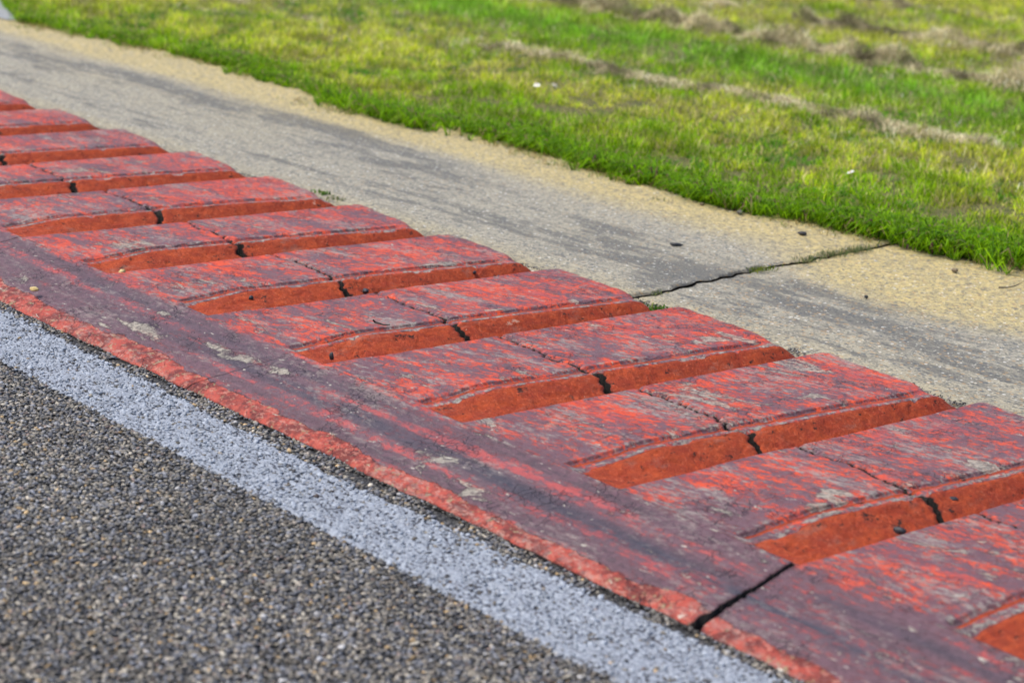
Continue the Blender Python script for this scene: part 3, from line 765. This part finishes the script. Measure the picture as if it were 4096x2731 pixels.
# ------------------------------------------------------------------ dry clippings in rows
VV, FF, CC = [], [], []; off = 0
def hay_h(x, y):
    a = hay_amt(x, y); return a * (.02 + .085 * 1.5 * sstep(.35, .65, fbm(x * 4.5, y * 5, 460, 3))) * sstep(.2, .6, a)
x, y = scatter(12000, -10.5, 1.3, 3.5, 11.2); k = inview(x, y); x, y = x[k], y[k]
a = hay_amt(x, y); k = rng.random(len(x)) < sstep(.12, .75, a) * 1.0 + .02; x, y, a = x[k], y[k], a[k]
rep = 3; x = np.repeat(x, rep) + rng.normal(0, .012, len(x) * rep); y = np.repeat(y, rep) + rng.normal(0, .012, len(y) * rep); n = len(x)
z = turf_h(x, y) + .012 + hay_h(x, y) * rng.uniform(.35, 1., n)
L = rng.uniform(.02, .07, n); W = rng.uniform(.0014, .003, n)
c = np.array([.74, .64, .42]) + (np.array([.34, .29, .18]) - np.array([.74, .64, .42])) * rng.random((n, 1)); c = c * rng.uniform(.5, 1.4, (n, 1)) * (.35 + 1.3 * sstep(.3, .7, fbm(x * 9, y * 16, 462, 3)))[:, None]
c = np.where((rng.random(n) < .12)[:, None], np.array([.16, .19, .06]), c)
push(blades(x, y, z, L, W, np.clip(rng.normal(.88, .13, n), .3, .99), rng.uniform(0, 6.28, n), np.clip(c, 0, 1), .9))
hay = mesh_np('dry_clippings', np.concatenate(VV), np.concatenate(FF), M_hay, True, cols=np.concatenate(CC))
tag(hay, 'long windrows of dry grey brown grass clippings lying on the mown grass', 'dry clippings', kind='stuff')
# compact core of the rows so they read as solid heaps
for (yc, st, w, xa, xb), nm in zip(ROWS[:1], ['a']):
    pass

# ------------------------------------------------------------------ small things
S = 4096 / 2352
def lump(name, label, cat, pt, zs, size, mat, stretch=(1, 1, .6), rot=0., group=None, seed=0):
    P = back(pt[0], pt[1], zs)
    r = np.random.default_rng(seed + 11)
    import bmesh
    bm = bmesh.new(); bmesh.ops.create_icosphere(bm, subdivisions=3, radius=1)
    V = np.array([v.co[:] for v in bm.verts]); F = np.array([[v.index for v in f.verts] for f in bm.faces]); bm.free()
    nrm = V.copy(); d = 1 + .55 * (fbm(V[:, 0] * 1.7 + seed, V[:, 1] * 1.7 + V[:, 2], seed, 3) - .5) + .25 * (fbm(V[:, 0] * 5 + seed, V[:, 1] * 5 + V[:, 2] * 4, seed + 5, 2) - .5)
    V = V * d[:, None] * np.array(stretch) * size
    c, s = math.cos(rot), math.sin(rot); V = np.stack([V[:, 0] * c - V[:, 1] * s, V[:, 0] * s + V[:, 1] * c, V[:, 2]], -1)
    V[:, 2] -= V[:, 2].min() + size * stretch[2] * .15
    o = mesh_np(name, V + P, F, mat, True, origin=P); tag(o, label, cat, group); return o
M_peb = plain('brown_pebble', (.12, .09, .06), (.25, .20, .13), 90, .7, .4, .001)
M_pebg = plain('grey_pebble', (.10, .10, .09), (.24, .23, .20), 90, .7, .4, .001)
M_ylw = plain('yellow_stone', (.40, .28, .10), (.62, .50, .24), 90, .7, .4, .001)
lump('rubber_crumb', 'black twisted rubber crumb alone on the yellowish concrete just below the grass edge', 'rubber crumb', (3208, 943), .053, .011, M_rubber, (1.3, .7, .6), .5, 'rubber crumbs', 1)
lump('rubber_crumb', 'elongated dark crumb with a tail on the grey concrete, left of the dark stain', 'rubber crumb', (2704, 985), .053, .010, M_rubber, (1.8, .5, .5), .9, 'rubber crumbs', 2)
lump('rubber_crumb', 'dark stone sized crumb tucked under the blades of the grass edge', 'rubber crumb', (2875, 794), .053, .015, M_rubber, (1.2, 1, .7), 0, 'rubber crumbs', 3)
lump('rubber_crumb', 'tiny black crumb on the right hand slab beyond the slab joint', 'rubber crumb', (3464, 1193), .050, .006, M_rubber, (1, .8, .8), 0, 'rubber crumbs', 4)
lump('pebble', 'brown pebble on yellow concrete near the grass, the farther of two', 'pebble', (2806, 822), .053, .0075, M_peb, (1.2, .8, .6), 0, 'pebbles on the concrete', 5)
lump('pebble', 'round olive grey pebble on pale yellow concrete, the nearer of two', 'pebble', (2959, 858), .053, .009, M_pebg, (1, 1, .8), 0, 'pebbles on the concrete', 6)
lump('pebble', 'reddish brown pebble on the concrete below the grass at the right edge', 'pebble', (3818, 1088), .050, .009, M_peb, (1.1, .9, .7), 0, 'pebbles on the concrete', 7)
lump('pebble', 'small yellow pebble lying in the trough at the foot of a riser near the left', 'pebble', (488, 1098), .056, .009, M_ylw, (.8, 1.3, .8), .3, 'pebbles on the kerb', 8)
lump('pebble', 'yellow fragment stuck on the grey apron near the left edge', 'pebble', (137, 1163), .040, .010, M_ylw, (1.2, 1, .5), .3, 'pebbles on the kerb', 9)
bits = [((1004, 1202), .064, .006, (.7, 1, 1), 'black rubber bit on the riser under the large beige worn rib'),
        ((1898, 1096), .066, .0055, (.6, 1.5, .8), 'left one of two black bits on an orange riser'),
        ((1994, 1110), .058, .0055, (.6, 1.6, .6), 'right one of two black bits on an orange riser'),
        ((1461, 1174), .056, .008, (1, 1.3, .8), 'black bit in the trough just right of the long crack'),
        ((1326, 1438), .060, .006, (.7, 1, 1.5), 'upright black bit near the left end of an orange riser in sharp focus'),
        ((3597, 2134), .056, .0085, (.7, 1.35, .75), 'largest black bit in the nearest whole trough'),
        ((3808, 2004), .066, .0065, (.8, 1.6, .7), 'black bit on the nearest riser right of the long crack'),
        ((2240, 1560), .060, .006, (1, .9, .9), 'dark bit on an orange riser left of the crack in the middle')]
for i, (pt, zs, sz, st, lab) in enumerate(bits):
    lump('rubber_crumb', lab, 'rubber crumb', pt, zs, sz, M_rubber, st, .4 * i, 'black bits on the risers', 20 + i)

def tube(name, pts, rad, mat, parent=None, origin=None, ns=6):
    pts = np.array(pts, float); n = len(pts); V = []
    for i in range(n):
        t = pts[min(i + 1, n - 1)] - pts[max(i - 1, 0)]; t /= np.linalg.norm(t)
        a = np.cross(t, [0, 0, 1.]); a = a / (np.linalg.norm(a) + 1e-9) if np.linalg.norm(a) > 1e-3 else np.array([1., 0, 0]); b = np.cross(t, a)
        th = np.arange(ns) / ns * 2 * np.pi
        V.append(pts[i] + rad[i] * (np.cos(th)[:, None] * a + np.sin(th)[:, None] * b))
    V = np.concatenate(V); F = []
    for i in range(n - 1):
        for j in range(ns):
            F.append((i * ns + j, i * ns + (j + 1) % ns, (i + 1) * ns + (j + 1) % ns, (i + 1) * ns + j))
    return V, np.array(F)
M_twig = plain('twig_bark', (.012, .010, .010), (.05, .04, .035), 200, .7, .3, .0005)
def twig(pts, zs, label, rad=.0016):
    W = [back(a, b, z) for (a, b), z in zip(pts, zs)]
    # extra points for a natural bend
    V, F = tube('twig', W, np.linspace(rad * 1.5, rad * .6, len(W)), M_twig)
    o = mesh_np('twig', V, F, M_twig, True, origin=W[0]); tag(o, label, 'twig', 'fallen twigs')
twig([(1493, 1280), (1500, 1288), (1516, 1292), (1532, 1298), (1548, 1299), (1560, 1297)], [.084, .079, .079, .079, .0785, .0785], 'small black curved twig lying on a red rib in the middle')
twig([(3994, 1150), (4030, 1150), (4062, 1143), (4090, 1128)], [.053, .056, .058, .060], 'thin brown twig on the concrete at the right edge of the photo', .0014)

# weeds in the joint and in the trough ends
def weed(name, pt, zs, n, L, W, label, cat, cols, spread=(.02, .02), leanm=.7, group='weeds'):
    P = back(pt[0], pt[1], zs)
    x = P[0] + rng.normal(0, spread[0], n); y = P[1] + rng.normal(0, spread[1], n)
    base = np.array(cols)[rng.integers(0, len(cols), n)] * rng.uniform(.6, 1.4, (n, 1))
    v, f, c = blades(x, y, np.full(n, zs - .004), rng.uniform(*L, n), rng.uniform(*W, n), np.clip(rng.normal(leanm, .2, n), .1, .98), rng.uniform(0, 6.28, n), np.clip(base, 0, 1), .7)
    o = mesh_np(name, v, f, M_grass, True, cols=c, origin=P); tag(o, label, cat, group); return o
green = [(.06, .15, .02), (.10, .20, .03), (.15, .21, .035)]
dull = [(.10, .15, .05), (.13, .16, .06), (.17, .18, .08)]
weed('weed_plant', (2655, 1245), .055, 130, (.008, .03), (.003, .0065), 'small leafy weed growing in the trough end where the slab joint meets the kerb', 'weed', green, (.035, .013))
weed('weed_plant', (3046, 1076), .055, 140, (.008, .018), (.0016, .003), 'low yellow green moss tuft sitting halfway along the slab joint', 'weed', [(.14, .19, .02), (.20, .22, .03), (.09, .14, .02)], (.012, .028))
for i, (pt, m, sp, lab) in enumerate([((3230, 1040), 90, (.012, .030), 'sparse thin grass tuft in the slab joint, the nearest to the kerb'),
                                  ((3330, 1018), 150, (.014, .036), 'thin grass tuft filling the middle of the slab joint'),
                                  ((3430, 1000), 150, (.014, .036), 'thin grass tuft in the slab joint against the lush grass edge')]):
    weed('grass_tuft', pt, .053, m, (.012, .032), (.0012, .0024), lab, 'grass tuft', dull, sp)
weed('grass_tuft', (2632, 1172), .052, 26, (.008, .02), (.0014, .0025), 'tiny sprig in the dark start of the slab joint beside the kerb', 'grass tuft', dull, (.006, .012))
weed('weed_plant', (1293, 774), .055, 40, (.010, .025), (.003, .006), 'small weed behind the kerb back edge, the left of two distant ones', 'weed', green, (.02, .012))
weed('weed_plant', (1345, 800), .052, 40, (.010, .028), (.003, .006), 'small weed at a trough end, the right of two distant ones', 'weed', dull, (.018, .014))
weed('weed_plant', (2500 + 370 / 2.94, 700 + 295 / 2.94), .053, 22, (.01, .03), (.0015, .003), 'lone thin sprig on the yellow concrete away from the grass', 'weed', dull, (.02, .01))
weed('dead_leaf', (3627, 990), .055, 5, (.025, .045), (.004, .008), 'purple brown fallen leaves below the lush clump at the slab joint', 'leaf', [(.12, .07, .09)], (.01, .006), .5, 'dead leaves')

# daisies
M_white = plain('daisy_petals', (.75, .75, .78), (.85, .85, .86), 50, .5, .3, .0002)
M_yolk = plain('daisy_centre', (.65, .42, .02), (.75, .52, .04), 300, .6, .3, .0004)
M_stem = plain('daisy_stem', (.06, .12, .02), (.10, .18, .03), 80, .6, .3, .0003)
def daisy():
    root = empty('daisy', (0, 0, 0))
    V, F = tube('s', [(0, 0, 0), (.002, .001, .018), (.001, 0, .034)], [.0009] * 3, M_stem); mesh_np('stem', V, F, M_stem, True, root)
    PV, PF = [], []
    for i in range(14):
        a = i / 14 * 2 * math.pi; c, s = math.cos(a), math.sin(a); k = len(PV)
        for rad, wd, h in ((.0025, .0006, 0), (.006, .0016, .0012), (.009, .0015, .001), (.0105, .0004, .0002)):
            PV += [(c * rad - s * wd, s * rad + c * wd, .034 + h), (c * rad + s * wd, s * rad - c * wd, .034 + h)]
        for j in range(3): PF.append((k + 2 * j, k + 2 * j + 1, k + 2 * j + 3, k + 2 * j + 2))
    mesh_np('petals', np.array(PV), np.array(PF), M_white, True, root)
    CV = ICO * np.array([.0032, .0032, .0018]) + np.array([.0, 0, .0352]); mesh_np('flower_centre', CV, ICF, M_yolk, True, root)
    return root
d0 = daisy()
spots = [((3422, 704), 'single white daisy in the near right part of the grass above the lush edge', 1.),
         ((2150, 349), 'leftmost white daisy of a cluster of three in the middle distance', 1.),
         ((2205, 340), 'farthest white daisy of a cluster of three in the middle distance', .8),
         ((2223, 357), 'nearest white daisy of a cluster of three in the middle distance', .9),
         ((2089, 241), 'distant white daisy beside the dry clippings beyond the cluster of three', 1.1)]
for i, (pt, lab, sc) in enumerate(spots):
    P = back(pt[0], pt[1], .10); P[2] = turf_h(P[0:1], P[1:2])[0]
    if i == 0: r = d0
    else:
        r = d0.copy(); C.objects.link(r)
        for ch in list(d0.children):
            c = ch.copy(); C.objects.link(c); c.parent = r
    r.location = P; r.scale = (sc * 1.35,) * 3; r.rotation_euler = (.35, -.25, i * 1.3)
    tag(r, lab, 'daisy', 'white daisies in the grass')

# ------------------------------------------------------------------ light
w = bpy.data.worlds.new('World'); scene.world = w; w.use_nodes = True
nt = w.node_tree; bg = nt.nodes['Background']; sky = nt.nodes.new('ShaderNodeTexSky'); sky.sky_type = 'NISHITA'; sky.sun_disc = False
SUN_EL, SUN_AZ = math.radians(60), math.radians(236)       # azimuth of the sun measured from +X towards +Y
sky.sun_elevation = SUN_EL; sky.sun_rotation = math.pi / 2 - SUN_AZ
sky.air_density = 1.0; sky.dust_density = 3.0; sky.ozone_density = 1.0
nt.links.new(sky.outputs[0], bg.inputs[0]); bg.inputs[1].default_value = .13
sl = bpy.data.lights.new('sun', 'SUN'); sl.energy = 2.1; sl.angle = math.radians(12); sl.color = (1, .94, .84)
so = bpy.data.objects.new('sun', sl); C.objects.link(so)
dv = Vector((math.cos(SUN_AZ) * math.cos(SUN_EL), math.sin(SUN_AZ) * math.cos(SUN_EL), math.sin(SUN_EL)))
so.rotation_euler = dv.to_track_quat('Z', 'Y').to_euler()

scene.view_settings.view_transform = 'Standard'; scene.view_settings.look = 'None'; scene.view_settings.gamma = 1
scene.view_settings.exposure = .56
scene.render.engine = 'CYCLES'
